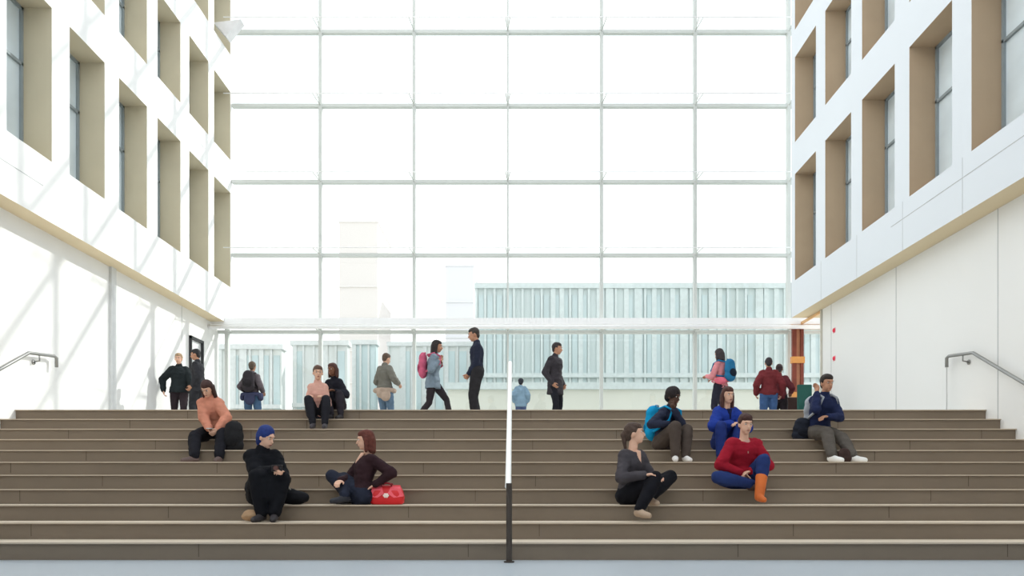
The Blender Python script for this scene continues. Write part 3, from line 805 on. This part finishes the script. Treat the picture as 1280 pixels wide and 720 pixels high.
# R: light blue backpack
pR = seated(7, 829, 42, 'person with an afro and dark trousers resting chin on hand', 6, {1: 857, -1: 844}, off=.14, h=1.6, foff=(.16, .14),
      skin='dark', hair=('afro', (40, 32, 32)), top=dict(color=(44, 48, 66), fit=.02, name='sweater'), bottom=dict(color=(78, 68, 62), fit=.024),
      lean=(14, 0), head=(40, 14), hands={1: W(843, 512, DS[7]-.12), -1: W(836, 530, DS[7]-.14)}, elbows={1: (.6, .2, -1), -1: (-.8, -.3, -.4)}, shoes=(232, 228, 224),
      knees={1: (.2, .4, 1), -1: (-.1, .5, 1)}, fy={1: 10, -1: -10}, curl=.9)
# S: blue hoodie
pS = seated(7, 905, 12, 'long-haired woman in a royal blue hoodie sitting above the red jacket', 6, {1: 918, -1: 900}, off=.15, h=1.62, foff=(.16, .16), female=True,
      skin='light', hair=('long', (78, 48, 42)), top=dict(color=(34, 58, 142), fit=.034, hood=True, collar=False, name='hoodie', vneck=(24, 30, 62)), bottom=dict(color=(34, 50, 110), fit=.02),
      lean=(8, 0), head=(12, 6), hands={1: (.04, .3, .33), -1: (-.05, .3, .33)}, elbows={1: (1, -.2, -.5), -1: (-1, -.2, -.5)}, shoes=(54, 56, 66), knees={1: (.1, .5, 1), -1: (-.15, .5, 1)})
# T: red jacket
pT = seated(4, 928, 5, 'person in a red jacket and blue jeans with one orange boot forward', 3, {1: W(949, 618, DS[3]+.16), -1: W(940, 605, DS[4]-.1)}, off=.18, h=1.68,
      skin='light', hair=('short', (66, 42, 38)), slim=.96, top=dict(color=(152, 26, 44), fit=.026, name='jacket', collar=False, vneck=(190, 150, 140)), bottom=dict(color=(36, 52, 100), fit=.02, crop=.5),
      lean=(12, -3), head=(5, 12), hands={1: W(938, 589, DS[4]-.02), -1: W(926, 591, DS[4]-.02)}, elbows={1: (1, 0, -.4), -1: (-1, 0, -.4)}, shoes=dict(color=(206, 106, 48)),
      knees={1: V((.2, -.45, 1)), -1: V((-.3, -1, .0))}, fy={1: 0, -1: 40}, curl=.8)
# U: navy sweater
pU = seated(8, 1023, 12, 'man in a navy sweater and grey trousers sitting with one hand at his ear', 6, {1: 1066, -1: 1040}, off=.15, h=1.74, foff=(.26, .28),
      skin='tan', hair=('short', (48, 38, 34)), top=dict(color=(34, 42, 74), fit=.026, name='sweater'), bottom=dict(color=(88, 82, 76), fit=.026),
      lean=(14, 2), head=(8, 8), hands={1: W(1034, 521, DS[8]-.2), -1: W(1021, 492, DS[8]-.12)}, elbows={1: (1, .0, -.5), -1: (-.45, .7, -1)}, shoes=(236, 234, 230),
      knees={1: (.3, .5, 1), -1: (.1, .5, 1)}, fy={1: 45, -1: 25})

# ------------------------------------------------------------------ things carried and set down
worn_pack(pR, (.3, .2, .42), (20, 146, 196), 'turquoise backpack worn by the person resting chin on hand')
# black backpack beside N
p = seat(7, 292, .12); backpack(p + V((0, 0, .19)), (0, 1, 0), (0, 0, 1), (.26, .2, .38), (36, 36, 38), 'black backpack standing on the step beside the salmon hoodie')
# black bag beside O
p = seat(3, 368, .14); bo = tag(empty('shoulder_bag', p), 'small black shoulder bag at the side of the woman in the black robe', 'bag')
blob(MB().ell((0, 0, .075), (.17, .1, .08)).ell((-.05, 0, .11), (.1, .08, .07)), 'pouch', cloth('bag_black', (24, 24, 28)), bo, voxel=.012, smooth=3, wrinkle=.006, flat=.002)
MB().tube([(-.02, -.03, .14), (-.1, -.06, .25), (-.18, -.1, .36)], .011, 8).build('strap', mat('pale_strap', (176, 168, 158), .8), bo, smooth=True)
# device in O's hands
c = (pO['wr'][1] + pO['wr'][-1])/2 + V((.03, -.07, .03))
cam = tag(empty('camera', c), 'small dark camera held by the woman in the blue headscarf', 'camera')
MB().box((-.055, -.02, -.035), (.055, .02, .035)).build('camera_body', mat('camera_black', (30, 26, 28), .4), cam, bevel=.006)
MB().tube([(0, -.02, 0), (0, -.05, 0)], .024, 14).build('lens', mat('lens_brown', (92, 60, 54), .3), cam)
# white paper below O
p = seat(2, 314, .2)
pb = tag(empty('paper_bag', (p.x, p.y, 2*R_)), 'crumpled tan paper bag on the step under the black robe', 'paper bag')
blob(MB().ell((0, 0, .06), (.1, .08, .065)).ell((.06, 0, .04), (.08, .07, .05)), 'bag_body', mat('tan_paper', (172, 140, 108), .9, bump=.6), pb, voxel=.012, smooth=1, wrinkle=.012, flat=.002)
# phone in N's hands
c = (pN['wr'][1] + pN['wr'][-1])/2 + V((0, -.09, 0))
ph = tag(empty('phone', c), 'white phone held by the woman in the salmon hoodie', 'phone')
MB().box((-.035, -.07, -.005), (.035, .07, .005)).build('phone_body', mat('phone_white', (210, 208, 206), .3), ph, bevel=.003)
MB().box((-.03, -.062, .005), (.03, .062, .0065)).build('screen', mat('phone_screen', (40, 44, 50), .1), ph)
# red bag beside P
p = seat(3, 484, .19)
rb = tag(empty('handbag', p), 'bright red handbag with a white emblem on the step', 'handbag')
M_RED = mat('red_vinyl', (214, 40, 44), .45, var=.06, scale=5); M_PINK = mat('coral_vinyl', (238, 92, 104), .45, var=.06)
hb = MB(); rings = []
for z, a, b_ in ((.0, .165, .08), (.02, .185, .095), (.08, .19, .1), (.15, .175, .08), (.2, .15, .04), (.215, .145, .02)):
    rings.append([V((math.copysign(abs(math.cos(q))**.45, math.cos(q))*a, math.copysign(abs(math.sin(q))**.6, math.sin(q))*b_, z)) for q in [2*PI*k/32 for k in range(32)]])
hb.rings(rings).build('bag_body', M_RED, rb, smooth=True)
for sx in (-1, 1):
    fl = MB().add([(sx*.155, -.068, .175), (sx*.04, -.074, .17), (sx*.02, -.098, .12), (sx*.09, -.104, .075), (sx*.19, -.08, .09),
                   (sx*.15, -.04, .2), (sx*.05, -.045, .2), (sx*.19, -.02, .1)], [(0,1,2,3,4), (0,5,6,1), (0,4,7,5)])
    fl.build('flap', M_PINK, rb, norm=True)
for yy in (-.035, .035):
    MB().tube([(-.06, yy, .19), (-.05, yy*1.6, .225), (0, yy*2, .24), (.05, yy*1.6, .225), (.06, yy, .19)], .009, 8).build('handle', mat('dark_red_handle', (140, 24, 36), .5), rb, smooth=True)
em = MB()
for k in range(6):
    q = 2*PI*k/6
    em.ell((.005+.02*math.cos(q), -.108, .1+.016*math.sin(q)), (.014, .004, .012), n=10, m=6)
em.ell((.005, -.109, .1), (.014, .005, .012), n=10, m=6).build('emblem', mat('emblem_white', (246, 226, 216), .5), rb, smooth=True)
# bags beside U
p = seat(8, 1003, .17); backpack(p + V((0, .0, .15)), (0, 1, 0), (.15, 0, 1), (.26, .22, .3), (34, 38, 48), 'dark backpack on the step at the left of the man in navy')
p = seat(6, 1058, .2)
bb = tag(empty('shoulder_bag', p + V((0, .06, 0))), 'small dark brown bag between the white shoes of the man in navy', 'bag')
blob(MB().ell((0, 0, .09), (.085, .06, .1)).ell((0, 0, .05), (.1, .07, .06)), 'pouch', cloth('bag_brown', (66, 50, 46)), bb, voxel=.012, smooth=2, wrinkle=.005, flat=.002)
# pale pack on U's back
worn_pack(pU, (.3, .14, .4), (168, 172, 178), 'pale grey backpack worn by the man in navy')
# bag carried by A
c = pA['wr'][1] + V((.1, 0, -.3))
hb2 = tag(empty('carrier_bag', c), 'black and white carrier bag hanging from the hand of the fair-haired walker', 'bag')
blob(MB().ell((0, 0, 0), (.1, .06, .15)).ell((0, 0, -.06), (.11, .07, .1)), 'bag_body', mat('carrier_white', (206, 204, 204), .7), hb2, voxel=.012, smooth=2, wrinkle=.006)
MB().tube([V((-.06, 0, .12)), pA['wr'][1]-c+V((0, 0, -.05)), V((.06, 0, .12))], .012, 8).tube([(-.09, -.07, .1), (.09, -.07, -.14)], .014, 6).build('strap', M_DARK, hb2)
# pink pouch at K
c = pK['pel'] + V((-.06, -.2, .07))
pp = tag(empty('waist_bag', c), 'pink waist bag worn by the person with the blue backpack', 'bag')
blob(MB().ell((0, 0, 0), (.13, .06, .075)), 'pouch', cloth('bag_pink', (222, 110, 128)), pp, voxel=.012, smooth=2, wrinkle=.004)
MB().tube([(-.12, .0, 0), (-.14, .15, .01), (-.06, .34, .01), (.1, .36, .01), (.22, .2, .01), (.18, .05, 0), (.1, 0, 0)], .012, 8).build('belt', cloth('bag_pink', (222, 110, 128)), pp)

# ------------------------------------------------------------------ light
w = bpy.data.worlds.new('sky'); scene.world = w; w.use_nodes = True
n = w.node_tree.nodes; l = w.node_tree.links
bg = n['Background']; tc = n.new('ShaderNodeTexCoord'); sx = n.new('ShaderNodeSeparateXYZ'); rp = n.new('ShaderNodeValToRGB')
l.new(tc.outputs['Generated'], sx.inputs[0]); l.new(sx.outputs['Z'], rp.inputs[0])
rp.color_ramp.elements[0].position = 0; rp.color_ramp.elements[0].color = (1, .995, .98, 1)
rp.color_ramp.elements[1].position = .8; rp.color_ramp.elements[1].color = (.9, .95, 1, 1)
l.new(rp.outputs[0], bg.inputs[0]); bg.inputs[1].default_value = 1.72
sl = bpy.data.lights.new('sun', 'SUN'); so = bpy.data.objects.new('sun', sl); COL.objects.link(so)
sl.energy = 3.2; sl.angle = math.radians(.7); sl.color = (1, .97, .92)
so.rotation_euler = V((-1.5, -1, -1.22)).to_track_quat('-Z', 'Y').to_euler()
so.location = (10, 20, 20)

# ------------------------------------------------------------------ camera
cd = bpy.data.cameras.new('camera'); co = bpy.data.objects.new('camera', cd); COL.objects.link(co)
cd.sensor_width = 36; cd.lens = F/1280*36
cd.shift_x = (640-VX)/1280; cd.shift_y = (VY-360)/1280
co.location = (0, 0, EYE); co.rotation_euler = (PI/2, 0, 0)
cd.clip_end = 1000
scene.camera = co
scene.view_settings.view_transform = 'Standard'
scene.view_settings.look = 'None'
scene.view_settings.exposure = 0
scene.cycles.max_bounces = 8; scene.cycles.transparent_max_bounces = 12
